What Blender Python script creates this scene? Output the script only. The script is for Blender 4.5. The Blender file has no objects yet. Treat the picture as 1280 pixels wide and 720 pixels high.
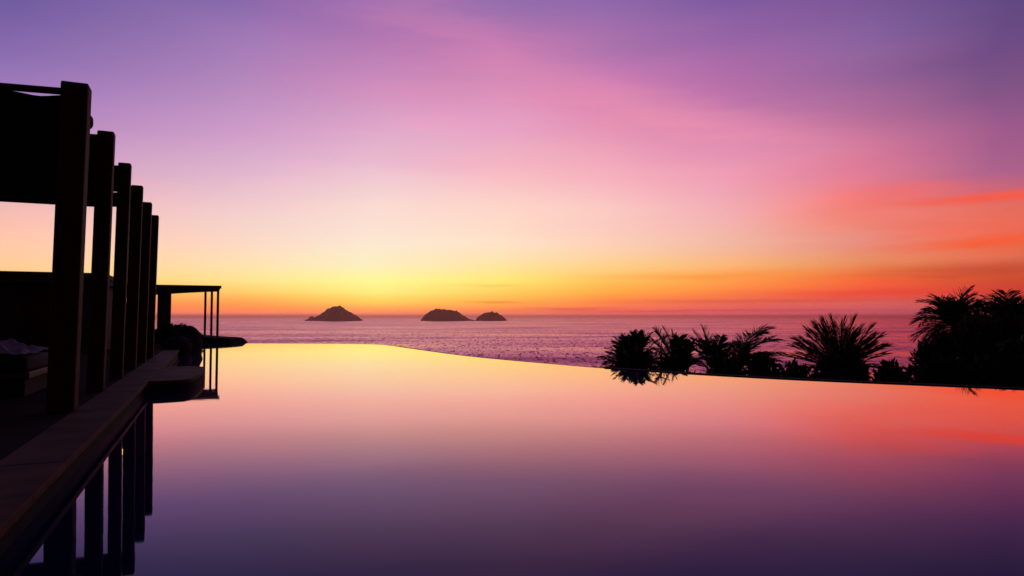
import bpy, bmesh, math, random
from mathutils import Vector, Matrix, noise
R = math.radians
S = bpy.context.scene
COL = S.collection
random.seed(7)

# ------------------------------------------------------------------ camera
CAM_H = 1.11
F = 853.33                      # focal length in photo pixels (24 mm on full frame, 1280 px wide)
PITCH = math.atan(36 / F)
cd = bpy.data.cameras.new('camera'); cam = bpy.data.objects.new('camera', cd); COL.objects.link(cam)
cd.sensor_width = 36; cd.lens = 24; cd.clip_start = 0.05; cd.clip_end = 200000
cam.location = (0, 0, CAM_H); cam.rotation_euler = (R(90) + PITCH, 0, 0)
S.camera = cam

def ray(px, py):
    u, v = (px - 640) / F, (360 - py) / F
    return Vector((u, math.cos(PITCH) - v * math.sin(PITCH), math.sin(PITCH) + v * math.cos(PITCH)))
def at(px, py, Y):              # the point at world distance Y that is seen at a photo pixel
    d = ray(px, py); return Vector((0, 0, CAM_H)) + d * (Y / d.y)
def azel(px, py):
    d = ray(px, py).normalized(); return math.atan2(d.x, d.y), math.asin(d.z)

# terrace frame: a runs along the pool edge towards the sea, b to the left of it
DA = Vector((-.4015, .9158, 0)); DB = Vector((-.9158, -.4015, 0))
def W(a, b, z=0.0):
    v = DA * a + DB * b; return Vector((v.x, v.y, z))
def AB(p):
    return p.x * DA.x + p.y * DA.y, p.x * DB.x + p.y * DB.y
TH = math.atan2(DA.y, DA.x)     # rotation of the frame

# ------------------------------------------------------------------ materials
def new_mat(name):
    m = bpy.data.materials.new(name); m.use_nodes = True
    nt = m.node_tree; nt.nodes.clear()
    out = nt.nodes.new('ShaderNodeOutputMaterial')
    return m, nt, out
def L(nt, a, b): nt.links.new(a, b)
def rough_mat(name, c1, c2, scale=6, rough=.7, stretch=(1, 1, 1), bump=.3, detail=6, spec=.3, bdist=.02):
    m, nt, out = new_mat(name)
    p = nt.nodes.new('ShaderNodeBsdfPrincipled'); L(nt, p.outputs[0], out.inputs[0])
    tc = nt.nodes.new('ShaderNodeTexCoord'); mp = nt.nodes.new('ShaderNodeMapping')
    mp.inputs['Scale'].default_value = stretch
    L(nt, tc.outputs['Object'], mp.inputs[0])
    n = nt.nodes.new('ShaderNodeTexNoise'); n.inputs['Scale'].default_value = scale; n.inputs['Detail'].default_value = detail
    L(nt, mp.outputs[0], n.inputs['Vector'])
    cr = nt.nodes.new('ShaderNodeValToRGB')
    cr.color_ramp.elements[0].position = .3; cr.color_ramp.elements[0].color = (*c1, 1)
    cr.color_ramp.elements[1].position = .7; cr.color_ramp.elements[1].color = (*c2, 1)
    L(nt, n.outputs['Fac'], cr.inputs[0]); L(nt, cr.outputs[0], p.inputs['Base Color'])
    p.inputs['Roughness'].default_value = rough; p.inputs['Specular IOR Level'].default_value = spec
    if bump:
        b = nt.nodes.new('ShaderNodeBump'); b.inputs['Strength'].default_value = bump; b.inputs['Distance'].default_value = bdist
        L(nt, n.outputs['Fac'], b.inputs['Height']); L(nt, b.outputs[0], p.inputs['Normal'])
    return m
M = {}
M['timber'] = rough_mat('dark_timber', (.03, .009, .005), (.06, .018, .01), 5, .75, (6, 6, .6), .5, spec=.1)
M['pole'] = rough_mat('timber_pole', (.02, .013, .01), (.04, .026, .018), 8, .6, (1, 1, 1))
M['canvas'] = rough_mat('dark_canvas', (.018, .013, .014), (.028, .02, .02), 40, .9, (1, 1, 1), .2)
M['coping'] = None
M['deck'] = rough_mat('deck_boards', (.008, .006, .006), (.014, .011, .01), 4, .95, (.5, 8, 1), .4, spec=.03)
M['wall'] = rough_mat('dark_plaster', (.03, .022, .022), (.05, .036, .034), 3, .9)
M['stone'] = rough_mat('rim_stone', (.01, .01, .01), (.022, .02, .02), 9, .9, spec=.05)
M['rock'] = rough_mat('rock', (.006, .006, .006), (.016, .014, .013), 4, .95, bump=.8, bdist=.05, spec=.05)
M['leaf'] = rough_mat('palm_leaf', (.012, .022, .008), (.035, .05, .018), 3, .6, spec=.2, bump=0)
M['shrub'] = rough_mat('shrub_leaf', (.012, .02, .008), (.03, .045, .018), 3, .7, spec=.2, bump=0)
M['bark'] = rough_mat('palm_bark', (.03, .022, .016), (.07, .055, .04), 6, .9, (1, 1, 6), .6)
M['sheet'] = rough_mat('white_cotton', (.2, .185, .185), (.27, .255, .25), 12, .85, bump=.1)
M['mattress'] = rough_mat('grey_upholstery', (.014, .013, .013), (.022, .02, .02), 60, .9, bump=.1)
M['soil'] = rough_mat('hillside_soil', (.02, .022, .012), (.06, .05, .03), .6, .95, bump=.6, bdist=.2)
M['island'] = rough_mat('island_scrub', (.03, .035, .02), (.1, .07, .05), .02, .95, bump=.8, bdist=8)
M['tile'] = rough_mat('basin_tile', (.006, .008, .014), (.01, .012, .02), 8, .8, spec=.05)

# coping: separate slabs with darker joints
m, nt, out = new_mat('coping_stone')
p = nt.nodes.new('ShaderNodeBsdfPrincipled'); L(nt, p.outputs[0], out.inputs[0])
tc = nt.nodes.new('ShaderNodeTexCoord')
n1 = nt.nodes.new('ShaderNodeTexNoise'); n1.inputs['Scale'].default_value = 2.2; n1.inputs['Detail'].default_value = 8
n2 = nt.nodes.new('ShaderNodeTexNoise'); n2.inputs['Scale'].default_value = 45; n2.inputs['Detail'].default_value = 4
L(nt, tc.outputs['Object'], n1.inputs[0]); L(nt, tc.outputs['Object'], n2.inputs[0])
cr = nt.nodes.new('ShaderNodeValToRGB')
cr.color_ramp.elements[0].position = .3; cr.color_ramp.elements[0].color = (.045, .019, .012, 1)
cr.color_ramp.elements[1].position = .72; cr.color_ramp.elements[1].color = (.11, .047, .028, 1)
L(nt, n1.outputs['Fac'], cr.inputs[0]); L(nt, cr.outputs[0], p.inputs['Base Color'])
p.inputs['Roughness'].default_value = .75; p.inputs['Specular IOR Level'].default_value = .07
b = nt.nodes.new('ShaderNodeBump'); b.inputs['Strength'].default_value = .35; b.inputs['Distance'].default_value = .01
L(nt, n2.outputs['Fac'], b.inputs['Height']); L(nt, b.outputs[0], p.inputs['Normal'])
M['coping'] = m

# pool water: still surface, dark basin colour under an angle dependent mirror
m, nt, out = new_mat('pool_water')
df = nt.nodes.new('ShaderNodeBsdfDiffuse'); df.inputs[0].default_value = (.005, .009, .028, 1)
gl = nt.nodes.new('ShaderNodeBsdfAnisotropic'); gl.inputs['Roughness'].default_value = .022
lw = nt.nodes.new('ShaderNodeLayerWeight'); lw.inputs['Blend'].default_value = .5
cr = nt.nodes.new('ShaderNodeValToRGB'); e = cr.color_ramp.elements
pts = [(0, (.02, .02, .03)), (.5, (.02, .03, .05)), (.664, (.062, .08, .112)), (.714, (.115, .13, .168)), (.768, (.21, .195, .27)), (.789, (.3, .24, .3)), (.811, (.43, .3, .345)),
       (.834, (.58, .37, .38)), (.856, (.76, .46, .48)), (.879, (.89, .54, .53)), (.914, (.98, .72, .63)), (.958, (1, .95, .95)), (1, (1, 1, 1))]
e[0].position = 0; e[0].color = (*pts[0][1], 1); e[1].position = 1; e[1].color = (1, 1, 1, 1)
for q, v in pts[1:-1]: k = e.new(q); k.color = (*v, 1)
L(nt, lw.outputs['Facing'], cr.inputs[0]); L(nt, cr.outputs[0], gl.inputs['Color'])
mx = nt.nodes.new('ShaderNodeAddShader'); L(nt, df.outputs[0], mx.inputs[0]); L(nt, gl.outputs[0], mx.inputs[1]); L(nt, mx.outputs[0], out.inputs[0])
tc = nt.nodes.new('ShaderNodeTexCoord')
n1 = nt.nodes.new('ShaderNodeTexNoise'); n1.inputs['Scale'].default_value = 1.6; n1.inputs['Detail'].default_value = 3
L(nt, tc.outputs['Object'], n1.inputs[0])
b = nt.nodes.new('ShaderNodeBump'); b.inputs['Strength'].default_value = .05; b.inputs['Distance'].default_value = .012
L(nt, n1.outputs['Fac'], b.inputs['Height']); L(nt, b.outputs[0], gl.inputs['Normal'])
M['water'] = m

# sea: wave-textured water, steeper on the faces that roll to the shore
m, nt, out = new_mat('sea_water')
df = nt.nodes.new('ShaderNodeBsdfDiffuse'); df.inputs[0].default_value = (.03, .012, .025, 1)
gl = nt.nodes.new('ShaderNodeBsdfAnisotropic'); gl.inputs['Roughness'].default_value = .14; gl.inputs['Color'].default_value = (1, .54, .66, 1)
fr = nt.nodes.new('ShaderNodeFresnel'); fr.inputs['IOR'].default_value = 1.7
mx = nt.nodes.new('ShaderNodeMixShader'); L(nt, fr.outputs[0], mx.inputs[0]); L(nt, df.outputs[0], mx.inputs[1]); L(nt, gl.outputs[0], mx.inputs[2]); L(nt, mx.outputs[0], out.inputs[0])
tc = nt.nodes.new('ShaderNodeTexCoord')
def wave(scale, stretch, det):
    mp = nt.nodes.new('ShaderNodeMapping'); mp.inputs['Scale'].default_value = stretch
    L(nt, tc.outputs['Object'], mp.inputs[0])
    n = nt.nodes.new('ShaderNodeTexNoise'); n.inputs['Scale'].default_value = scale; n.inputs['Detail'].default_value = det
    n.inputs['Roughness'].default_value = .6
    L(nt, mp.outputs[0], n.inputs[0]); return n.outputs['Color']
w1 = wave(.4, (1.3, .14, 1), 5); w2 = wave(.006, (.5, 1.6, 1), 3)
def vm(op, a, b_):
    n = nt.nodes.new('ShaderNodeVectorMath'); n.operation = op
    for i, q in enumerate((a, b_)):
        if isinstance(q, tuple): n.inputs[i].default_value = q
        else: L(nt, q, n.inputs[i])
    return n.outputs[0]
ab_ = vm('ABSOLUTE', vm('SUBTRACT', w1, (.5, .5, .5)), (0, 0, 0))
sl_ = vm('MULTIPLY', ab_, (0, -.75, 0))
sl1 = vm('MULTIPLY', vm('SUBTRACT', w1, (.5, .5, .5)), (1.2, .5, 0))
sl2 = vm('MULTIPLY', vm('SUBTRACT', w2, (.5, .5, .5)), (.1, .36, 0))
nn_ = nt.nodes.new('ShaderNodeVectorMath'); nn_.operation = 'NORMALIZE'
L(nt, vm('ADD', vm('ADD', vm('ADD', sl_, sl1), sl2), (0, -.04, 1)), nn_.inputs[0])
L(nt, nn_.outputs[0], gl.inputs['Normal']); L(nt, nn_.outputs[0], fr.inputs['Normal'])
M['sea'] = m

# ------------------------------------------------------------------ object helpers
def tag(o, label=None, cat=None, group=None, kind=None):
    if label: o['label'] = label
    if cat: o['category'] = cat
    if group: o['group'] = group
    if kind: o['kind'] = kind
    return o
def empty(name, loc):
    o = bpy.data.objects.new(name, None); o.location = loc; o.empty_display_size = .2
    COL.objects.link(o); return o
def root_loc(o):
    v = Vector((0, 0, 0))
    while o is not None:
        v += o.location; o = o.parent
    return v
def obj(name, bm, mat, parent=None, loc=None, smooth=False):
    """links a bmesh whose vertices are world points; origin at loc, or at its parent's"""
    me = bpy.data.meshes.new(name)
    if bm.faces: bmesh.ops.recalc_face_normals(bm, faces=bm.faces)
    base = root_loc(parent) if parent else Vector((0, 0, 0))
    loc = Vector(loc) if loc is not None else base
    bmesh.ops.translate(bm, verts=bm.verts, vec=-loc)
    bm.to_mesh(me); bm.free(); me.materials.append(M[mat] if isinstance(mat, str) else mat)
    if smooth:
        for f in me.polygons: f.use_smooth = True
    o = bpy.data.objects.new(name, me); COL.objects.link(o)
    if parent: o.parent = parent
    o.location = loc - base
    return o
def hexa(bm, pts, bev=0):
    vs = [bm.verts.new(q) for q in pts]
    fs = [bm.faces.new([vs[i] for i in f]) for f in ((0, 1, 2, 3), (7, 6, 5, 4), (0, 4, 5, 1), (1, 5, 6, 2), (2, 6, 7, 3), (3, 7, 4, 0))]
    if bev:
        es = list({e for f in fs for e in f.edges})
        bmesh.ops.bevel(bm, geom=es, offset=bev, segments=2, affect='EDGES', profile=.6)
def fbox(bm, a0, a1, b0, b1, z0, z1, bev=0):   # box in the terrace frame
    hexa(bm, [W(a0, b0, z0), W(a1, b0, z0), W(a1, b1, z0), W(a0, b1, z0), W(a0, b0, z1), W(a1, b0, z1), W(a1, b1, z1), W(a0, b1, z1)], bev)
def tube(bm, pts, radii, n=8, cap=True):
    rings = []
    for i, q in enumerate(pts):
        t = (pts[min(i + 1, len(pts) - 1)] - pts[max(i - 1, 0)]).normalized()
        u = t.cross(Vector((0, 0, 1)))
        if u.length < 1e-3: u = t.cross(Vector((1, 0, 0)))
        u.normalize(); v = t.cross(u)
        r = radii[i] if isinstance(radii, (list, tuple)) else radii
        rings.append([bm.verts.new(q + (u * math.cos(k * 2 * math.pi / n) + v * math.sin(k * 2 * math.pi / n)) * r) for k in range(n)])
    for A, B in zip(rings, rings[1:]):
        for k in range(n): bm.faces.new((A[k], A[(k + 1) % n], B[(k + 1) % n], B[k]))
    if cap:
        bm.faces.new(rings[0][::-1]); bm.faces.new(rings[-1])
def prism(bm, outline, z0, z1):               # outline: list of (x, y)
    lo = [bm.verts.new((x, y, z0)) for x, y in outline]; hi = [bm.verts.new((x, y, z1)) for x, y in outline]
    n = len(outline); bm.faces.new(lo[::-1]); bm.faces.new(hi)
    for i in range(n): bm.faces.new((lo[i], lo[(i + 1) % n], hi[(i + 1) % n], hi[i]))

# ------------------------------------------------------------------ pool
def smooth_curve(pts, k=6):
    out = []
    for i in range(len(pts) - 1):
        p0, p1, p2, p3 = (Vector(pts[max(0, min(len(pts) - 1, j))]) for j in (i - 1, i, i + 1, i + 2))
        for s in range(k):
            t = s / k
            out.append(.5 * ((2 * p1) + (p2 - p0) * t + (2 * p0 - 5 * p1 + 4 * p2 - p3) * t * t + (3 * p1 - p0 - 3 * p2 + p3) * t ** 3))
    out.append(Vector(pts[-1])); return out
def onwater(px, py, z=0):
    d = ray(px, py); t = (z - CAM_H) / d.z; return (d.x * t, d.y * t)
ZD = .17                                       # deck / coping level above the water
BC = .88                                       # coping edge, metres left of the camera's line
edge_px = [(296, 429.3), (380, 429.6), (440, 430), (480, 431.3), (515, 436), (560, 442.3), (600, 447), (640, 450.8), (700, 456), (755, 460.5), (870, 468), (1000, 475), (1140, 481), (1280, 487)]
edge = [onwater(*q) for q in edge_px] + [(9.6, 9.45), (11.6, 8.1), (12.8, 5.8), (13.1, 1.1)]
edge = [tuple(v) for v in smooth_curve(edge)]
A_END = 31.2                                   # where the terrace side of the pool ends
corner = W(A_END, BC); near_l = W(1.6, BC)
pool_outline = [(near_l.x, near_l.y), (13.1, 1.1)] + edge[::-1] + [(corner.x - .05, corner.y + .3), (corner.x, corner.y)]
bm = bmesh.new()
vs = [bm.verts.new((x, y, 0)) for x, y in pool_outline]; bm.faces.new(vs)
bmesh.ops.triangulate(bm, faces=bm.faces)
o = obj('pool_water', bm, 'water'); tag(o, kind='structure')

# weir wall carrying the edge
def offset_curve(c, d):
    out = []
    for i, (x, y) in enumerate(c):
        x0, y0 = c[max(0, i - 1)]; x1, y1 = c[min(len(c) - 1, i + 1)]
        tx, ty = x1 - x0, y1 - y0; l = math.hypot(tx, ty) or 1
        out.append((x - ty / l * d, y + tx / l * d))
    return out
def curve_wall(bm, c, d0, d1, z0, z1):
    A, B = offset_curve(c, d0), offset_curve(c, d1)
    rows = [[bm.verts.new((x, y, z)) for x, y in k] for k, z in ((A, z0), (A, z1), (B, z1), (B, z0))]
    for i in range(len(c) - 1):
        for j in range(4): bm.faces.new((rows[j][i], rows[j][i + 1], rows[(j + 1) % 4][i + 1], rows[(j + 1) % 4][i]))
    for i in (0, -1): bm.faces.new([r[i] for r in rows])
bm = bmesh.new(); curve_wall(bm, edge, -.16, .2, -2.6, -.012)
o = obj('pool_wall', bm, 'tile', loc=(edge[40][0], edge[40][1], -2.6))
tag(o, 'long curved infinity edge wall of the pool with water level at its top', 'wall')
i0 = next(i for i, q in enumerate(edge) if q[0] > onwater(752, 460.5)[0])
bm = bmesh.new(); curve_wall(bm, edge[i0:], .012, .24, -2.4, .014)
obj('rim', bm, 'stone', o)

# basin floor
bm = bmesh.new(); prism(bm, [(x, y) for x, y in offset_curve(pool_outline, 0)], -1.5, -1.45)
o = obj('pool_floor', bm, 'tile'); tag(o, kind='structure')

# terrace with its coping
bm = bmesh.new()
fbox(bm, -6, 38, 1.262, 14, -2.6, ZD - .012)
o = obj('terrace', bm, 'deck'); tag(o, kind='structure')
bm = bmesh.new()
prism(bm, [(W(1.5, 1.25).x, W(1.5, 1.25).y), (W(-2, 1.25).x, W(-2, 1.25).y), (W(-6, 1.25).x, -6), (16, -6), (16, 1.0), (13.2, 1.0)], -2.6, ZD)
o = obj('near_terrace', bm, 'coping'); tag(o, kind='structure')
bm = bmesh.new()
a = 1.6
while a < A_END - .1:                          # slabs with open joints
    l = .92 if a + .92 < A_END else A_END - a
    fbox(bm, a + .003, a + l - .003, BC - .03, 1.259, ZD - .05, ZD + random.uniform(-.0015, .0015), .006)
    a += l
o = obj('coping', bm, 'coping'); tag(o, kind='structure')
bm = bmesh.new(); fbox(bm, 1.6, A_END, BC + .002, 1.255, -2.6, ZD - .054)
o = obj('pool_side_wall', bm, 'tile', loc=W(16, 1, -2.6)); tag(o, 'dark tiled side wall under the coping beside the pergola', 'wall')

# stepping platform that juts from the coping into the pool
pl = [(11.35, BC - .034), (11.38, .52), (11.46, .36), (11.75, .25), (12.4, .17), (13.3, .12), (14.0, .12), (14.35, .2), (14.5, .45), (14.5, BC - .034)]
plw = [(W(a, b).x, W(a, b).y) for a, b in [tuple(v) for v in smooth_curve([(a, b) for a, b in pl], 4)]]
bm = bmesh.new(); prism(bm, plw, -1.4, ZD - .055)
o = obj('stone_platform', bm, 'stone', loc=W(13, .5, -1.4))
tag(o, 'dark round ended stone platform jutting from the coping into the pool', 'platform')
bm = bmesh.new(); prism(bm, [tuple(v) for v in offset_curve(plw, .0)], ZD - .05, ZD - .004)
obj('platform_top', bm, 'coping', o).data

# ------------------------------------------------------------------ pergola
pg = empty('timber_pergola', W(8.1, 1.3, ZD))
tag(pg, 'dark timber pergola of tall square posts with canvas shades along the pool', 'pergola')
A0, DAP = 8.12, 2.0
PT = CAM_H + 2.41
B0 = 1.263
lean = .05
for i in range(6):
    a = A0 + i * DAP
    PW = (.245, .19, .175, .19, .22, .22)[i]
    for bb, ln in ((B0, lean), (B0 + 4.05, 0))[:2 if i < 4 else 1]:
        bm = bmesh.new()
        top = PT + (.0 if ln else -.25)
        ZP = ZD - .016
        lo = [W(a, bb, ZP), W(a + PW, bb, ZP), W(a + PW, bb + PW, ZP), W(a, bb + PW, ZP)]
        hi = [W(a, bb - ln, top), W(a + PW, bb - ln, top), W(a + PW, bb + PW - ln, top), W(a, bb + PW - ln, top)]
        hexa(bm, lo + hi, .022)
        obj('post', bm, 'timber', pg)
    if i > 3: continue
    # crossbeam pole
    zb = PT - .085
    bm = bmesh.new()
    pts = [W(a + .1, B0 + PW - .14 + 4.03 * t, zb - .05 * math.sin(math.pi * t)) for t in [k / 12 for k in range(13)]]
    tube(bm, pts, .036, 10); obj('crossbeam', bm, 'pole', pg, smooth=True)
    # hanging canvas shade
    Zp = a / 1.0919 - .45
    low = CAM_H + (140 if i == 0 else 158) * Zp / F * (1.03 if i == 0 else 1.0)
    bm = bmesh.new(); nx, nz = 60, 8
    grid = []
    for iy in range(nz + 1):
        row = []
        for ix in range(nx + 1):
            t = ix / nx; s = iy / nz
            b_ = B0 + PW - .05 + t * 3.85
            sag = (.27 * min(t, .3) - .008 if i == 0 else -.03 * math.sin(math.pi * min(1, t * 3.0))) + .012 * noise.noise(Vector((t * 9, i * 3.1, 0)))
            ztop = zb - .05 * math.sin(math.pi * t) + (.05 if i else -.036 - .024 * max(0, 1 - abs(t * 3.85 - .22) / .2))
            zl = low + sag
            z = ztop + (zl - ztop) * s
            aw = a + PW * .5 + .03 * math.sin(t * 34 + i) * (.3 + s) + .02 * noise.noise(Vector((t * 14, s * 3, i)))
            row.append(bm.verts.new(W(aw, b_, z)))
        grid.append(row)
    for r0, r1 in zip(grid, grid[1:]):
        for k in range(nx): bm.faces.new((r0[k], r0[k + 1], r1[k + 1], r1[k]))
    bmesh.ops.solidify(bm, geom=bm.faces[:], thickness=.012)
    obj('canvas_shade', bm, 'canvas', pg, smooth=True)
    if i:                                      # tie beam a hand below the canvas
        bm = bmesh.new(); fbox(bm, a + .04, a + .14, B0 + PW - .06, B0 + 4.1, CAM_H + 138 * Zp / F, CAM_H + 154.5 * Zp / F, .01)
        obj('tie_beam', bm, 'timber', pg)
    if i in (1, 2):                            # rolled canvas lying on the beam beside the post
        bm = bmesh.new()
        zr = PT + (.065 if i == 1 else .02); r = .1
        pts = [W(a - .1, B0 + .175 + q, zr) for q in (0, .015, .05, .1, .5, 1.2, 2.4)]
        tube(bm, pts, [r * .55, r * .8, r * .97, r, r, r * 1.02, r], 14); obj('rolled_shade', bm, 'canvas', pg, smooth=True)
# eaves pole tying the back posts
bm = bmesh.new(); tube(bm, [W(A0, B0 + 4.2, PT - .21), W(A0 + 6.3, B0 + 4.2, PT - .21)], .035, 8); obj('back_rail', bm, 'pole', pg)

# ------------------------------------------------------------------ daybed and sheet
bd = empty('daybed', W(10.35, 2.55, ZD - .012))
tag(bd, 'low timber daybed with dark grey mattress beside the nearest pergola post', 'daybed')
ba0, ba1, bb0, bb1 = 9.75, 11.15, 1.98, 4.0
bm = bmesh.new(); fbox(bm, ba0, ba1, bb0, bb1, ZD + .2, ZD + .28, .012); obj('frame', bm, 'pole', bd)
bm = bmesh.new(); fbox(bm, ba0 + .03, ba1 - .03, bb0 + .03, bb1 - .03, ZD + .283, ZD + .46, .04); obj('mattress', bm, 'mattress', bd, smooth=True)
bm = bmesh.new(); fbox(bm, ba0 + .1, ba1 - .1, bb0 + .06, bb1 - .1, ZD - .01, ZD + .197); obj('base', bm, 'canvas', bd)
bm = bmesh.new(); g = []
NX, NY = 90, 70
for iy in range(NY + 1):
    row = []
    for ix in range(NX + 1):
        u, v = ix / NX, iy / NY
        h = 0
        q = Vector((u * 5, v * 4, 1.3))
        h = abs(noise.noise(q * 1.2)) * .17 + abs(noise.noise(q * 2.7 + Vector((3, 1, 0)))) * .055 + noise.noise(q * 6) * .012
        e = min(u, 1 - u, v, 1 - v)
        h *= min(1, e * 8 + .15)
        wob = .05 * noise.noise(Vector((u * 6, v * 6, 9)))
        row.append(bm.verts.new(W(ba0 + .05 + (ba1 - ba0 - .12) * v + wob, bb0 + .05 + 1.8 * u + wob, ZD + .49 + h * 1.3)))
    g.append(row)
for r0, r1 in zip(g, g[1:]):
    for k in range(NX): bm.faces.new((r0[k], r0[k + 1], r1[k + 1], r1[k]))
o = obj('bed_sheet', bm, 'sheet', loc=W(10.35, 2.55, ZD + .47), smooth=True)
tag(o, 'crumpled white sheet lying on the daybed', 'sheet')

# ------------------------------------------------------------------ cabana wall block behind the daybed
cb = empty('cabana', W(20.8, 5.5, ZD - .012))
tag(cb, 'dark flat roofed cabana standing behind the pergola posts', 'cabana')
ca = 20.6
bm = bmesh.new(); fbox(bm, ca + .12, ca + 3.0, 2.75, 11, ZD - .01, 1.96); obj('wall', bm, 'wall', cb)
bm = bmesh.new(); fbox(bm, ca - .15, ca + 3.3, 2.6, 11.2, 1.965, 2.10, .01); rf = obj('roof', bm, 'wall', cb)
bm = bmesh.new(); fbox(bm, ca - .2, ca + 3.35, 2.56, 11.25, 2.103, 2.24, .01); obj('fascia', bm, 'coping', rf)
for bq in (3.4, 5.6, 7.8):
    bm = bmesh.new(); fbox(bm, ca + .06, ca + .117, bq, bq + 1.0, ZD - .008, 1.85); obj('door', bm, 'timber', cb)

# ------------------------------------------------------------------ open pavilion at the pool's far end
pv = empty('pool_pavilion', W(33, 2, ZD))
tag(pv, 'slender flat roofed pavilion with thin posts at the far end of the pool', 'pavilion')
Zp = 30.0
pr = at(275, 358, Zp); a1, b1 = AB(pr)
ztop = pr.z; bl = AB(at(126, 358, Zp))[1]
print('pavilion', a1, b1, bl, ztop)
bm = bmesh.new()
n = 16                                         # canvas roof, deeper where it sags on the left
for k in range(n):
    t0, t1 = k / n, (k + 1) / n
    def th(t): return .13 + .34 * min(1, t * 1.15) ** 1.3
    q0, q1 = b1 + (bl - b1) * t0, b1 + (bl - b1) * t1
    hexa(bm, [W(a1, q0, ztop - th(t0)), W(a1 + 3, q0, ztop - th(t0)), W(a1 + 3, q1, ztop - th(t1)), W(a1, q1, ztop - th(t1)),
              W(a1, q0, ztop), W(a1 + 3, q0, ztop), W(a1 + 3, q1, ztop), W(a1, q1, ztop)])
bmesh.ops.remove_doubles(bm, verts=bm.verts, dist=.001)
obj('canvas_roof', bm, 'canvas', pv)
bm = bmesh.new(); fbox(bm, a1 - .05, a1 - .003, b1 - .06, bl, ztop - .1, ztop + .03); obj('roof_rail', bm, 'pole', pv)
for px, Zq in ((272, 30.03), (264.3, 31.4), (256.3, 32.8)):
    q = at(px, 400, Zq); aa, bb = AB(q)
    bm = bmesh.new(); fbox(bm, aa - .05, aa + .05, bb - .05, bb + .05, -.4, ztop - .15); obj('thin_post', bm, 'pole', pv)
q0 = AB(at(213, 390, 30.3)); q1 = AB(at(197, 390, 30.3))
bm = bmesh.new(); fbox(bm, q0[0], q0[0] + .5, q0[1], q1[1], ZD - .01, ztop - .3); obj('column', bm, 'wall', pv)
bm = bmesh.new(); fbox(bm, a1 - .6, a1 + 3.4, b1 - .1, 1.25, -2.6, .02); obj('base_slab', bm, 'stone', pv)

# ------------------------------------------------------------------ hillside, sea, islands
def hill_z(x, y):
    b = x * DB.x + y * DB.y
    d = max(0, y - 13)
    s = .10 + .12 * max(0, min(1, (10 - x) / 22))
    z = -2.3 - d * s - max(0, y - 42) * .35
    if y < 8: z = -2.3
    z += .35 * noise.noise(Vector((x * .12, y * .12, 0)))
    if b > 1 and y < 40: z = min(z, -2.3 - max(0, y - 13) * .1)
    return max(z, -27.5)
bm = bmesh.new(); xs = [-160 + k * 4 for k in range(81)]; ys = [-60 + k * 4 for k in range(56)]
gv = [[bm.verts.new((x, y, hill_z(x, y))) for x in xs] for y in ys]
for r0, r1 in zip(gv, gv[1:]):
    for k in range(len(xs) - 1): bm.faces.new((r0[k], r0[k + 1], r1[k + 1], r1[k]))
o = obj('hillside', bm, 'soil', smooth=True); tag(o, kind='structure')

SEA = -25.0
bm = bmesh.new()
vs = [bm.verts.new(q) for q in ((-45000, -200, SEA), (45000, -200, SEA), (45000, 42000, SEA), (-45000, 42000, SEA))]
bm.faces.new(vs); o = obj('sea', bm, 'sea'); tag(o, kind='structure')

def island(name, prof, Zi, depth, label, seed):
    ppm = Zi / F
    xs = [q[0] for q in prof]; x0, x1 = min(xs), max(xs)
    def hp(x):
        for (xa, ha), (xb, hb) in zip(prof, prof[1:]):
            if xa <= x <= xb:
                t = (x - xa) / (xb - xa); return ha + (hb - ha) * t
        return 0
    n, mrows = 110, 26
    bm = bmesh.new(); g = []
    cx = (x0 + x1) / 2
    for j in range(mrows + 1):
        v = -1 + 2 * j / mrows; row = []
        for i in range(n + 1):
            x = x0 + (x1 - x0) * i / n
            e = max(0, 1 - ((x - cx) / ((x1 - x0) / 2 + .01)) ** 2) ** .5
            h = hp(x) * ppm * max(0, 1 - abs(v) ** 1.8)
            nn = noise.fractal(Vector((x * .3, v * 4, seed)), 1, 2, 5)
            h = max(0, h * (1 + .14 * nn * (abs(v) > .01) + .035 * nn)) - 1.5 * (h < .5)
            row.append(bm.verts.new(((x - 640) * ppm, Zi + v * depth * (.3 + .7 * e), SEA + h)))
        g.append(row)
    for r0, r1 in zip(g, g[1:]):
        for k in range(n): bm.faces.new((r0[k], r0[k + 1], r1[k + 1], r1[k]))
    o = obj(name, bm, 'island', loc=((cx - 640) * ppm, Zi, SEA))
    tag(o, label, 'island', 'islands on the horizon'); return o
island('island', [(382, 0), (386, 2.5), (388.5, 3.2), (389.5, 6.5), (391, 3.6), (396, 5), (403, 9), (410, 13.8), (416, 17.2), (420, 18.2), (426, 17.8), (430, 15.2), (438, 10.5), (446, 6), (450, 3), (453.5, 0)], 4450, 130,
       'cone shaped island with a tiny sea stack on the horizon', 2)
island('island', [(526, 0), (528, 3.5), (531, 7), (536, 11), (542, 13.2), (549, 14.4), (558, 13.8), (566, 13), (571, 11.8), (576, 8.6), (582, 4.8), (587, 2), (592, 1.3), (595.5, 0)], 4450, 110,
       'long domed island with a steep side and a low tail', 5)
island('island', [(594, 0), (596, 3.2), (599, 6), (604, 8.8), (611, 10.6), (617, 10.7), (623, 9), (628, 6), (632, 2.5), (634.5, 0)], 4520, 80,
       'small round island next to the long domed one', 9)

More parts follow.
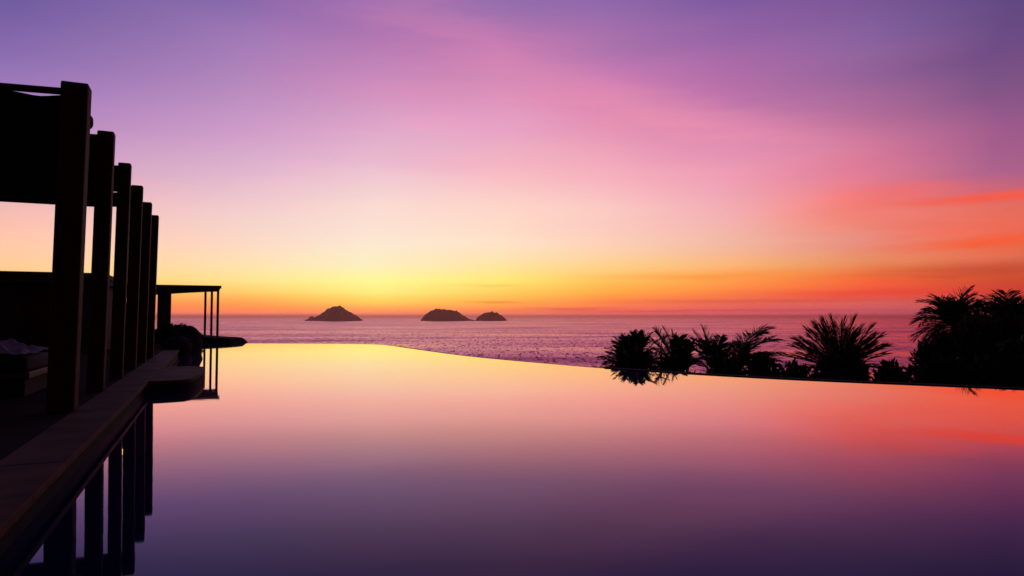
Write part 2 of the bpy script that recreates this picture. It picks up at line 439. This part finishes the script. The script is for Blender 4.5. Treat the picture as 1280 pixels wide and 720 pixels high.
# ------------------------------------------------------------------ plants
def frond(bm, base, az, el, length, droop, leaf, nl=26, width=.03, fwd=.9):
    """pinnate palm leaf: curved midrib with two rows of narrow leaflets"""
    pts = []; p = Vector(base); seg = 12; e = el
    for k in range(seg + 1):
        pts.append(p.copy())
        d = Vector((math.cos(az) * math.cos(e), math.sin(az) * math.cos(e), math.sin(e)))
        p = p + d * (length / seg); e -= droop / seg * (.4 + 1.2 * k / seg)
    tube(bm, pts, [.018 * (1 - .8 * k / seg) * (length / 1.6) + .003 for k in range(seg + 1)], 4)
    for k in range(nl):
        t = .12 + .88 * k / (nl - 1)
        f = t * seg; i = min(seg - 1, int(f)); q = pts[i].lerp(pts[i + 1], f - i)
        tg = (pts[i + 1] - pts[i]).normalized()
        side = tg.cross(Vector((0, 0, 1)))
        if side.length < .05: side = Vector((math.sin(az), -math.cos(az), 0))
        side.normalize(); up = side.cross(tg)
        ll = leaf * (math.sin(math.pi * (.12 + .8 * t)) ** .6) * random.uniform(.85, 1.1)
        for s in (-1, 1):
            ang = fwd + random.uniform(-.12, .12)
            d = (side * s * math.sin(ang) + tg * math.cos(ang) + up * random.uniform(.05, .4)).normalized()
            tip = q + d * ll + Vector((0, 0, -ll * random.uniform(.05, .22)))
            mid = q + d * ll * .5
            wv = (tg * .8 + up * .4).normalized() * width * .5
            a_ = bm.verts.new(q - wv * .5); b_ = bm.verts.new(q + wv * .5); c_ = bm.verts.new(mid + wv); d_ = bm.verts.new(mid - wv); e_ = bm.verts.new(tip)
            bm.faces.new((a_, b_, c_, d_)); bm.faces.new((d_, c_, e_))
def palm(name, px, py, Z, fr, label, cat='palm', trunk_r=.13, group='palms beyond the pool edge', leaf=.45, nl=26, width=.035, fwd=.9):
    """crown centre seen at a photo pixel; fr: list of (azimuth deg, elevation deg, length, droop)"""
    c = at(px, py, Z); g = hill_z(c.x, c.y) - .15
    r = empty(name, (c.x, c.y, g + .15)); tag(r, label, cat, group)
    bm = bmesh.new(); H = c.z - g
    pts = [Vector((c.x + .05 * math.sin(t * 4), c.y, g + H * t)) for t in [k / 10 for k in range(11)]]
    tube(bm, pts, [trunk_r * (1.35 - .45 * min(1, k / 4)) for k in range(11)], 10); obj('trunk', bm, 'bark', r, smooth=True)
    for (az, el, ln, dr) in fr:
        bm = bmesh.new()
        frond(bm, c + Vector((random.uniform(-.06, .06), random.uniform(-.06, .06), random.uniform(-.05, .05))), R(az), R(el), ln, dr, leaf * ln / 1.6, nl, width, fwd)
        obj('frond', bm, 'leaf', r)
    return r
def rose(n, el0, el1, ln, dr, jit=.15, a0=0):
    out = []
    for k in range(n):
        t = k / max(1, n - 1)
        out.append((a0 + k * 137.5, el0 + (el1 - el0) * t + random.uniform(-6, 6), ln * random.uniform(1 - jit, 1 + jit), dr * random.uniform(.8, 1.25)))
    return out
PLANTS = []
# azimuth 0 = to the right in the picture, 180 = to the left, 90 = away
palm('feather_palm', 792, 462, 18.7, rose(46, 86, 5, 1.05, .8, .2), 'short bushy palm leftmost beyond the pool edge', leaf=.62, nl=20, width=.05)
palm('feather_palm', 850, 466, 19.7, [(180, 66, 1.42, .25), (170, 72, 1.35, .2), (185, 60, 1.15, .4), (175, 80, 1.2, .2), (160, 68, 1.3, .25), (90, 78, 1.1, .3), (30, 70, .95, .4), (178, 50, 1.1, .6), (2, 40, 1.0, .7), (183, 30, 1.0, .6), (100, 80, .9, .5), (0, 75, .8, .6), (20, 50, .7, .8), (270, 60, .8, .8), (200, 40, .7, .7)],
     'slim palm with one spear of fronds leaning seaward beside the bushy palm', leaf=.8, nl=30, width=.055)
palm('feather_palm', 893, 464, 24, [(180, 82, 1.55, .35), (165, 74, 1.5, .5), (200, 66, 1.4, .7), (40, 80, 1.3, .5), (100, 70, 1.2, .6), (260, 70, 1.1, .6), (180, 45, 1.2, .9), (0, 55, 1.1, .9), (140, 55, 1.2, .7), (175, 60, 1.6, .9), (10, 66, 1.3, .9), (185, 25, 1.2, .7), (330, 40, 1.0, .8)],
     'palm with upright feathery plume in the middle of the row', leaf=.75, nl=32, width=.055)
palm('feather_palm', 918, 464, 25, [(0, 78, 2.1, 1.45), (20, 72, 1.9, 1.2), (330, 64, 1.8, 1.3), (0, 45, 1.5, 1.0), (150, 78, 1.2, .8), (60, 60, 1.6, 1.0), (300, 50, 1.2, .9), (0, 25, 1.6, .7), (350, 35, 1.8, .9), (5, 60, 2.0, 1.4), (10, 15, 1.7, .5), (355, 50, 1.5, 1.2), (175, 62, 1.1, .9)],
     'palm with a long frond arching over its neighbours', leaf=.75, nl=36, width=.055)
palm('feather_palm', 1050, 464, 29, [(180 * k / 12 + random.uniform(-4, 4) if False else (0 if k < 7 else 180), (22 + 11 * (k if k < 7 else 13 - k)) , random.uniform(1.9, 2.25), random.uniform(.12, .35)) for k in range(14)]
     + [(40, 60, 1.9, .3), (140, 62, 1.9, .3), (70, 75, 2, .25), (110, 72, 2, .25), (220, 55, 1.7, .4), (320, 55, 1.7, .4), (280, 70, 1.6, .3), (10, 15, 1.7, .5), (170, 12, 1.6, .5), (20, 38, 1.9, .3), (160, 40, 1.9, .35)] + [(0 if k % 2 else 180, 30 + 4.2 * k, random.uniform(1.5, 2.2), random.uniform(.1, .4)) for k in range(14)],
     'fan shaped clump palm with stiff upright fronds reaching the horizon', leaf=.85, nl=24, width=.07, fwd=.45)
palm('feather_palm', 1194, 408, 32.5, rose(58, 88, -45, 1.72, 1.25, .15), 'tall palm with spiky arching crown rising above the horizon', leaf=.85, nl=22, width=.07, fwd=.75, trunk_r=.17)
palm('feather_palm', 1262, 410, 33.5, rose(58, 88, -45, 1.75, 1.25, .15, 40), 'tallest palm at the end of the row cut by the frame', leaf=.85, nl=22, width=.07, fwd=.75, trunk_r=.17)
palm('feather_palm', 1335, 412, 32, rose(26, 80, -30, 2.0, 1.0, .15, 80), 'palm crowning the dark thicket outside the frame edge', leaf=.5, nl=24, width=.04, trunk_r=.17)

def shrub(px0, px1, ytop, Z, label, n=1500, group='shrubs below the pool edge', leafs=.21, bottom=None, name='leafy_shrub', spiky=.35, dens=3.2):
    c = at((px0 + px1) / 2, ytop, Z); hw = (px1 - px0) / 2 * Z / F
    g = hill_z(c.x, c.y) if bottom is None else bottom
    r = empty(name, (c.x, c.y, g)); tag(r, label, 'shrub', group)
    H = c.z - g
    bs = bmesh.new()
    for k in range(5):
        an = k * 1.256; tube(bs, [Vector((c.x, c.y, g - .1)), Vector((c.x + .35 * hw * math.cos(an), c.y + .35 * hw * math.sin(an), g + H * .5)), Vector((c.x + .6 * hw * math.cos(an), c.y + .6 * hw * math.sin(an), g + H * .8))], [.04, .025, .01], 5)
    obj('stem', bs, 'bark', r)
    bm = bmesh.new(); rs = random.Random(int(px0 * 7 + px1))
    lumps = [(rs.uniform(-.6, .6), rs.uniform(-.5, .5), rs.uniform(.45, .8), rs.uniform(.35, .6)) for _ in range(9)] + [(0, 0, .6, .5)]
    for _ in range(int(n * dens)):
        lx, ly, lz, lr = rs.choice(lumps)
        d = Vector((rs.gauss(0, 1), rs.gauss(0, 1), rs.gauss(0, 1))).normalized() * lr * rs.random() ** .4
        q = Vector((c.x + (lx + d.x) * hw, c.y + (ly + d.y) * hw, g + min(.99 + rs.random() * .1, max(.02, lz + d.z * .6)) * H))
        dr = Vector((d.x + rs.gauss(0, .5), d.y + rs.gauss(0, .5), abs(d.z) + spiky * 1.5 + rs.gauss(0, .4))).normalized()
        sd = dr.cross(Vector((rs.gauss(0, 1), rs.gauss(0, 1), rs.gauss(0, 1)))).normalized()
        ln = leafs * rs.uniform(.6, 1.5); w = ln * .2
        v = [bm.verts.new(q), bm.verts.new(q + dr * ln * .5 + sd * w), bm.verts.new(q + dr * ln), bm.verts.new(q + dr * ln * .5 - sd * w)]
        bm.faces.new(v)
    obj('foliage', bm, 'shrub', r)
    return r
for args in [
    (758, 826, 444, 17.4, 'round shrub under the leftmost bushy palm', 1500),
    (816, 880, 451, 18.8, 'shrub at the foot of the slim spear palm', 1600),
    (868, 930, 448, 22.0, 'dark shrub beneath the upright feathery plume palm', 1700),
    (920, 980, 450, 23.0, 'shrub spreading beneath the long arching frond', 1900),
    (966, 1030, 460, 22.5, 'low shrub between the arching frond and the fan clump', 1500),
    (1014, 1090, 444, 23.5, 'broad shrub in front of the fan shaped clump palm', 2400),
    (1084, 1150, 456, 23.0, 'low shrub between the fan clump and the tall palms', 1700),
    (1140, 1200, 424, 27.0, 'high shrub at the seaward foot of the tall palms', 2600),
    (1165, 1250, 402, 29.0, 'tallest thicket shrub under the spiky arching crown', 4200),
    (1225, 1320, 402, 30.0, 'thicket shrub under the palm cut by the frame', 4200),
    (1145, 1215, 452, 20.0, 'shrub close to the rim below the spiky arching crown', 2200),
    (1205, 1310, 438, 19.5, 'shrub close to the rim in the corner of the pool', 3200)]:
    shrub(*args)

# shrubs and ledge along the far left of the pool
shrub(196, 247, 409, 22.0, 'rounded shrub overhanging the water beside the last pergola post', 2600, 'shrubs by the terrace', .1, ZD - .3)
shrub(176, 226, 413, 25.0, 'shrub in front of the pavilion column', 1600, 'shrubs by the terrace', .1, ZD - .1)
shrub(222, 256, 417, 28.3, 'small shrub in front of the thin pavilion posts', 900, 'shrubs by the terrace', .1, -.05)
def filler_rock(px, py, Z, rx, ry, rz, label, seed):  # added rocks, standing in for the dark reflection below the overhanging shrub
    c = at(px, py, Z); bm = bmesh.new(); bmesh.ops.create_icosphere(bm, subdivisions=4, radius=1)
    for v in bm.verts:
        k = 1 + .16 * noise.fractal(v.co * 1.6 + Vector((seed, 0, 0)), 1, 2, 4)
        v.co = Vector((v.co.x * rx * k + c.x, v.co.y * ry * k + c.y, v.co.z * rz * k + c.z))
    o = obj('filler_rock', bm, 'rock', loc=(c.x, c.y, c.z - rz), smooth=True); tag(o, label, 'rock', 'added rocks filling the dark reflection at the water edge')
filler_rock(231, 430, 22.0, .42, .9, .55, 'added rounded dark rock filling out the shrub reflection at the waterline', 3)
filler_rock(222, 436, 20.2, .34, .6, .36, 'smaller added dark rock by the coping nearer than the shrub', 8)
# lamp whose light shows in the pool between two post reflections
d = ray(153, 564); t = -CAM_H / d.z; hit = Vector((0, 0, CAM_H)) + d * t
dr = Vector((d.x, d.y, -d.z)); lp = hit + dr * ((13.0 - hit.y) / dr.y)
print('lamp', lp, AB(lp))
m, nt, out = new_mat('lamp_glow'); em = nt.nodes.new('ShaderNodeEmission'); em.inputs[0].default_value = (1, .72, .28, 1); em.inputs[1].default_value = 4.5; L(nt, em.outputs[0], out.inputs[0])
gl_ = empty('garden_lamp', (lp.x, lp.y, ZD - .012)); tag(gl_, 'small lit garden lamp behind the middle pergola posts, glinting in the pool', 'lamp')
bm = bmesh.new(); tube(bm, [Vector((lp.x, lp.y, ZD - .012)), Vector((lp.x, lp.y, lp.z - .05))], .02, 8); obj('pole', bm, 'pole', gl_)
bm = bmesh.new(); tube(bm, [Vector((lp.x, lp.y, lp.z - .048)), Vector((lp.x, lp.y, lp.z + .06))], .04, 10); obj('lamp_glass', bm, m, gl_)
bm = bmesh.new(); tube(bm, [Vector((lp.x, lp.y, lp.z + .062)), Vector((lp.x, lp.y, lp.z + .1))], [.06, .02], 10); obj('lamp_cap', bm, 'pole', gl_)
bm = bmesh.new(); lx = [(226, 419.5), (240, 419), (252, 420), (262, 421), (272, 421.5), (284, 422), (292, 423), (295, 425.5), (298, 428.4)]
top = [at(x, y, 29.2) for x, y in lx]
for i in range(len(top) - 1):
    p_, q_ = top[i], top[i + 1]
    j1, j2 = .05 * noise.noise(p_), .05 * noise.noise(q_)
    hexa(bm, [Vector((p_.x, 28.1, -.9)), Vector((q_.x, 28.1, -.9)), Vector((q_.x, 30.6, -.9)), Vector((p_.x, 30.6, -.9)),
              Vector((p_.x, 28.7, p_.z + j1)), Vector((q_.x, 28.7, q_.z + j2)), Vector((q_.x, 30.2, q_.z)), Vector((p_.x, 30.2, p_.z))])
bmesh.ops.remove_doubles(bm, verts=bm.verts, dist=.002)
o = obj('rock_ledge', bm, 'rock', loc=(top[4].x, 29.2, -.9)); tag(o, 'low black rock ledge closing the far end of the pool', 'rock')

# ------------------------------------------------------------------ haze
m, nt, out = new_mat('haze_air')
v = nt.nodes.new('ShaderNodeVolumePrincipled'); v.inputs['Color'].default_value = (1, .5, .45, 1)
HAZE = 7e-5
v.inputs['Density'].default_value = HAZE; v.inputs['Anisotropy'].default_value = .8
L(nt, v.outputs[0], out.inputs['Volume'])
if HAZE:
    bm = bmesh.new()
    hexa(bm, [Vector(q) for q in ((-46000, -400, -29), (46000, -400, -29), (46000, 43000, -29), (-46000, 43000, -29), (-46000, -400, 73), (46000, -400, 73), (46000, 43000, 73), (-46000, 43000, 73))])
    o = obj('haze', bm, m); tag(o, kind='stuff')

# ------------------------------------------------------------------ sky and sun
def s2l(c):
    c /= 255
    return c / 12.92 if c <= .04045 else ((c + .055) / 1.055) ** 2.4
COLS = {
 20: [(0, (112, 92, 160)), (50, (132, 105, 172)), (100, (155, 120, 185)), (160, (185, 140, 190)), (210, (212, 160, 190)), (260, (240, 188, 182)), (300, (252, 200, 172)), (330, (253, 205, 150)), (350, (252, 198, 120)), (365, (250, 172, 90)), (380, (242, 130, 75)), (393, (215, 110, 95))],
 300: [(0, (135, 105, 172)), (50, (160, 122, 182)), (100, (178, 135, 188)), (160, (205, 155, 200)), (210, (222, 178, 205)), (260, (240, 205, 205)), (300, (252, 215, 195)), (330, (253, 225, 170)), (350, (254, 225, 140)), (365, (253, 205, 105)), (378, (250, 160, 75)), (388, (246, 130, 70)), (395, (225, 110, 100))],
 480: [(0, (155, 110, 175)), (50, (178, 120, 178)), (100, (205, 140, 188)), (160, (222, 165, 200)), (210, (235, 195, 210)), (260, (250, 220, 210)), (300, (250, 232, 210)), (330, (251, 240, 190)), (350, (253, 248, 150)), (365, (255, 238, 125)), (378, (250, 205, 85)), (388, (246, 150, 80)), (395, (230, 115, 95))],
 640: [(0, (150, 110, 172)), (50, (190, 120, 178)), (100, (212, 140, 182)), (160, (230, 160, 195)), (210, (245, 185, 195)), (260, (253, 212, 200)), (300, (253, 228, 200)), (330, (253, 228, 160)), (350, (254, 232, 115)), (365, (254, 205, 90)), (378, (254, 170, 70)), (388, (246, 130, 72)), (395, (215, 105, 98))],
 760: [(0, (145, 105, 170)), (50, (172, 115, 172)), (100, (205, 125, 180)), (160, (228, 148, 180)), (210, (245, 175, 190)), (260, (250, 200, 195)), (300, (253, 210, 185)), (330, (253, 210, 140)), (350, (254, 195, 90)), (365, (254, 170, 65)), (378, (250, 130, 65)), (388, (238, 105, 80)), (395, (205, 88, 100))],
 920: [(0, (125, 90, 160)), (50, (150, 100, 165)), (100, (180, 110, 168)), (160, (215, 130, 175)), (210, (235, 155, 180)), (260, (242, 175, 180)), (300, (240, 185, 165)), (330, (248, 180, 120)), (345, (252, 160, 80)), (360, (252, 140, 65)), (373, (240, 110, 70)), (385, (210, 90, 85)), (393, (195, 80, 95))],
 1080: [(0, (122, 86, 150)), (50, (132, 97, 158)), (100, (160, 103, 155)), (160, (195, 115, 155)), (210, (225, 125, 150)), (240, (243, 132, 132)), (270, (240, 140, 125)), (300, (228, 150, 135)), (330, (230, 140, 90)), (350, (245, 105, 55)), (365, (240, 85, 60)), (380, (205, 90, 85)), (393, (165, 75, 95))],
 1260: [(0, (92, 70, 128)), (50, (108, 76, 132)), (100, (130, 85, 135)), (160, (155, 90, 140)), (210, (172, 98, 140)), (235, (190, 98, 120)), (255, (226, 106, 90)), (280, (230, 105, 80)), (300, (232, 102, 68)), (320, (225, 110, 80)), (335, (205, 90, 60)), (350, (205, 75, 45)), (365, (190, 60, 45)), (380, (185, 65, 60)), (393, (150, 65, 85))],
}
def column(x, stops):
    arr = []
    dense = [(y0 + (y1 - y0) * t / 3, tuple(p0 + (p1 - p0) * t / 3 for p0, p1 in zip(c0, c1))) for (y0, c0), (y1, c1) in zip(stops, stops[1:]) for t in ((0, 1, 2) if y0 >= 330 else (0,))] + [stops[-1]]
    for y, c in dense:
        el = max(0, azel(x, y)[1])
        clear = min(2.2, math.exp(HAZE * min(40000, 70 / math.tan(max(el, .0005)))) ** .85)   # the sky as it is above the sea air
        arr.append((math.sqrt(el / (math.pi / 2)), tuple(s2l(k) * clear for k in c)))
    arr.sort(key=lambda q: q[0])
    top = arr[-1][1]
    arr.append((.66, tuple(k * f for k, f in zip(top, (.55, .6, .75)))))
    arr.append((.8, tuple(k * f for k, f in zip(top, (.22, .27, .42)))))
    arr.append((1, tuple(k * f for k, f in zip(top, (.12, .16, .28)))))
    arr.insert(0, (0, arr[0][1]))
    return arr
w = bpy.data.worlds.new('World'); S.world = w; w.use_nodes = True
nt = w.node_tree; nt.nodes.clear()
out = nt.nodes.new('ShaderNodeOutputWorld')
tc = nt.nodes.new('ShaderNodeTexCoord'); sp = nt.nodes.new('ShaderNodeSeparateXYZ'); L(nt, tc.outputs['Generated'], sp.inputs[0])
def mth(op, a, b=None, c=None, clamp=False):
    n = nt.nodes.new('ShaderNodeMath'); n.operation = op; n.use_clamp = clamp
    for i, q in enumerate((a, b, c)):
        if q is None: continue
        if isinstance(q, (int, float)): n.inputs[i].default_value = q
        else: L(nt, q, n.inputs[i])
    return n.outputs[0]
az = mth('ARCTAN2', sp.outputs[0], sp.outputs[1])
el = mth('ARCSINE', sp.outputs[2])
cx = nt.nodes.new('ShaderNodeCombineXYZ'); L(nt, az, cx.inputs[0]); L(nt, el, cx.inputs[1])
def skynoise(sx, sy, det, seed, dist=0.0):
    mp = nt.nodes.new('ShaderNodeMapping'); mp.inputs['Scale'].default_value = (sx, sy, 1); mp.inputs['Location'].default_value = (seed, seed * .7, seed)
    L(nt, cx.outputs[0], mp.inputs[0])
    n = nt.nodes.new('ShaderNodeTexNoise'); n.inputs['Scale'].default_value = 1; n.inputs['Detail'].default_value = det; n.inputs['Distortion'].default_value = dist
    L(nt, mp.outputs[0], n.inputs[0]); return n.outputs['Fac']
# drifting layers: soft horizontal streaks bend the bands of colour
na = skynoise(2.2, 34, 4, 3.1, .4); nb = skynoise(1.5, 9, 2, 8.3)
wob = mth('MULTIPLY', mth('SUBTRACT', na, .5), R(1.0))
wob2 = mth('MULTIPLY', mth('SUBTRACT', nb, .5), R(3.0))
lowf = mth('MULTIPLY', el, 6.0, clamp=True)     # less bending near the horizon
el2 = mth('ADD', el, mth('MULTIPLY', mth('ADD', wob, wob2), lowf))
fac = mth('SQRT', mth('DIVIDE', mth('MAXIMUM', el2, 0.0), math.pi / 2))
def ramp(arr):
    n = nt.nodes.new('ShaderNodeValToRGB'); e = n.color_ramp.elements
    n.color_ramp.interpolation = 'LINEAR'
    arr = arr[:32]
    e[0].position = arr[0][0]; e[0].color = (*arr[0][1], 1)
    e[1].position = arr[-1][0]; e[1].color = (*arr[-1][1], 1)
    for p_, c_ in arr[1:-1]:
        k = e.new(p_); k.color = (*c_, 1)
    L(nt, fac, n.inputs[0]); return n.outputs[0]
def dim(arr, f, mix=(.10, .075, .16), t=.5):
    return [(p_, tuple(k * f * (1 - t) + q * f * t for k, q in zip(c_, mix))) for p_, c_ in arr]
cols = [(R(-180), dim(column(1260, COLS[1260]), .12, t=.8)), (R(-80), dim(column(20, COLS[20]), .4, t=.4))]
for x in sorted(COLS): cols.append((azel(x, 330)[0], column(x, COLS[x])))
cols += [(R(75), dim(column(1260, COLS[1260]), .45, t=.4)), (R(180), dim(column(1260, COLS[1260]), .12, t=.8))]
azw = mth('ADD', az, mth('MULTIPLY', mth('SUBTRACT', nb, .5), R(8)))
cur = ramp(cols[0][1])
for (z0, _), (z1, arr) in zip(cols, cols[1:]):
    f = mth('DIVIDE', mth('SUBTRACT', azw, z0), z1 - z0, clamp=True)
    mx = nt.nodes.new('ShaderNodeMix'); mx.data_type = 'RGBA'
    L(nt, f, mx.inputs['Factor']); L(nt, cur, mx.inputs[6]); L(nt, ramp(arr), mx.inputs[7]); cur = mx.outputs[2]
# sunlit cloud streaks, each an elongated soft patch of sky broken by noise
def streak(px, py, hw, hh, colr, strength, seed, slope=0.0):
    global cur
    a_, e_ = azel(px, py)
    da = mth('DIVIDE', mth('SUBTRACT', az, a_), hw / F)
    de = mth('DIVIDE', mth('SUBTRACT', mth('SUBTRACT', el, e_), mth('MULTIPLY', mth('SUBTRACT', az, a_), slope)), hh / F)
    nz = skynoise(9, 70, 4, seed, .6)
    de = mth('ADD', de, mth('MULTIPLY', mth('SUBTRACT', nz, .5), 2.2))
    g = mth('EXPONENT', mth('MULTIPLY', mth('ADD', mth('MULTIPLY', da, da), mth('MULTIPLY', de, de)), -1.0))
    g = mth('MULTIPLY', g, mth('MULTIPLY', mth('ADD', nz, .35), strength), clamp=True)
    mx = nt.nodes.new('ShaderNodeMix'); mx.data_type = 'RGBA'
    L(nt, g, mx.inputs['Factor']); L(nt, cur, mx.inputs[6]); mx.inputs[7].default_value = (*[s2l(k) for k in colr], 1); cur = mx.outputs[2]
streak(640, 78, 210, 36, (224, 138, 178), .42, 41.3, -.40)
streak(860, 150, 150, 24, (240, 150, 176), .55, 43.1, -.25)
streak(1220, 275, 140, 19, (236, 110, 92), .68, 21.3)
streak(1120, 262, 90, 20, (244, 128, 118), .5, 23.9)
streak(1250, 246, 95, 5, (252, 92, 66), 1.1, 1.7)
streak(1140, 238, 60, 9, (248, 110, 100), .7, 2.2)
streak(1250, 300, 80, 6, (250, 92, 50), .8, 4.4, .03)
streak(1190, 292, 45, 5, (250, 112, 88), .7, 5.9)
streak(1230, 338, 110, 8, (196, 72, 46), .7, 6.1)
streak(900, 389, 260, 2.2, (170, 60, 66), .6, 7.7)
streak(960, 376, 160, 2.5, (205, 78, 70), .5, 9.2)
streak(620, 378, 36, 1.6, (240, 140, 50), .8, 11.2)
streak(620, 357, 48, 2.0, (250, 215, 105), .8, 12.7)
streak(720, 386, 70, 1.8, (225, 95, 70), .7, 14.1)
streak(1100, 366, 120, 5, (238, 66, 46), .6, 15.8)
streak(890, 345, 120, 4, (252, 150, 60), .5, 17.0)
# thin veil of high cloud
va = skynoise(5, 26, 6, 31.7, .8); vb = skynoise(1.8, 5, 3, 37.1, .3)
vf = mth('MULTIPLY', mth('MULTIPLY', mth('SUBTRACT', va, .42), 1.6, clamp=True), mth('MULTIPLY', mth('SUBTRACT', vb, .38), 2.2, clamp=True))
vf = mth('MULTIPLY', vf, mth('MULTIPLY', el, 9.0, clamp=True))
mx = nt.nodes.new('ShaderNodeMix'); mx.data_type = 'RGBA'; mx.blend_type = 'MULTIPLY'
L(nt, vf, mx.inputs['Factor']); L(nt, cur, mx.inputs[6]); mx.inputs[7].default_value = (1.28, .98, .98, 1); cur = mx.outputs[2]
bg = nt.nodes.new('ShaderNodeBackground'); L(nt, cur, bg.inputs[0]); bg.inputs[1].default_value = 1.0
SUN_AZ, SUN_EL = azel(592, 372)[0], R(-.6)
sky = nt.nodes.new('ShaderNodeTexSky'); sky.sky_type = 'NISHITA'; sky.sun_disc = False
sky.sun_elevation = SUN_EL; sky.sun_rotation = SUN_AZ
bg2 = nt.nodes.new('ShaderNodeBackground'); L(nt, sky.outputs[0], bg2.inputs[0]); bg2.inputs[1].default_value = .002
ad = nt.nodes.new('ShaderNodeAddShader'); L(nt, bg.outputs[0], ad.inputs[0]); L(nt, bg2.outputs[0], ad.inputs[1]); L(nt, ad.outputs[0], out.inputs[0])

sl = bpy.data.lights.new('sun', 'SUN'); sl.energy = .3; sl.angle = R(.5); sl.color = (1, .42, .2)
so = bpy.data.objects.new('sun', sl); COL.objects.link(so)
sd = Vector((math.sin(SUN_AZ) * math.cos(SUN_EL), math.cos(SUN_AZ) * math.cos(SUN_EL), math.sin(SUN_EL)))
so.rotation_euler = sd.to_track_quat('Z', 'Y').to_euler(); so.location = (0, 20, 30)

# ------------------------------------------------------------------ render
S.render.engine = 'CYCLES'
S.view_settings.view_transform = 'Standard'; S.view_settings.look = 'None'
S.view_settings.exposure = 0; S.view_settings.gamma = 1; S.view_settings.use_curve_mapping = False
S.cycles.use_denoising = True
S.cycles.max_bounces = 8; S.cycles.volume_bounces = 2; S.cycles.diffuse_bounces = 3
S.render.film_transparent = False
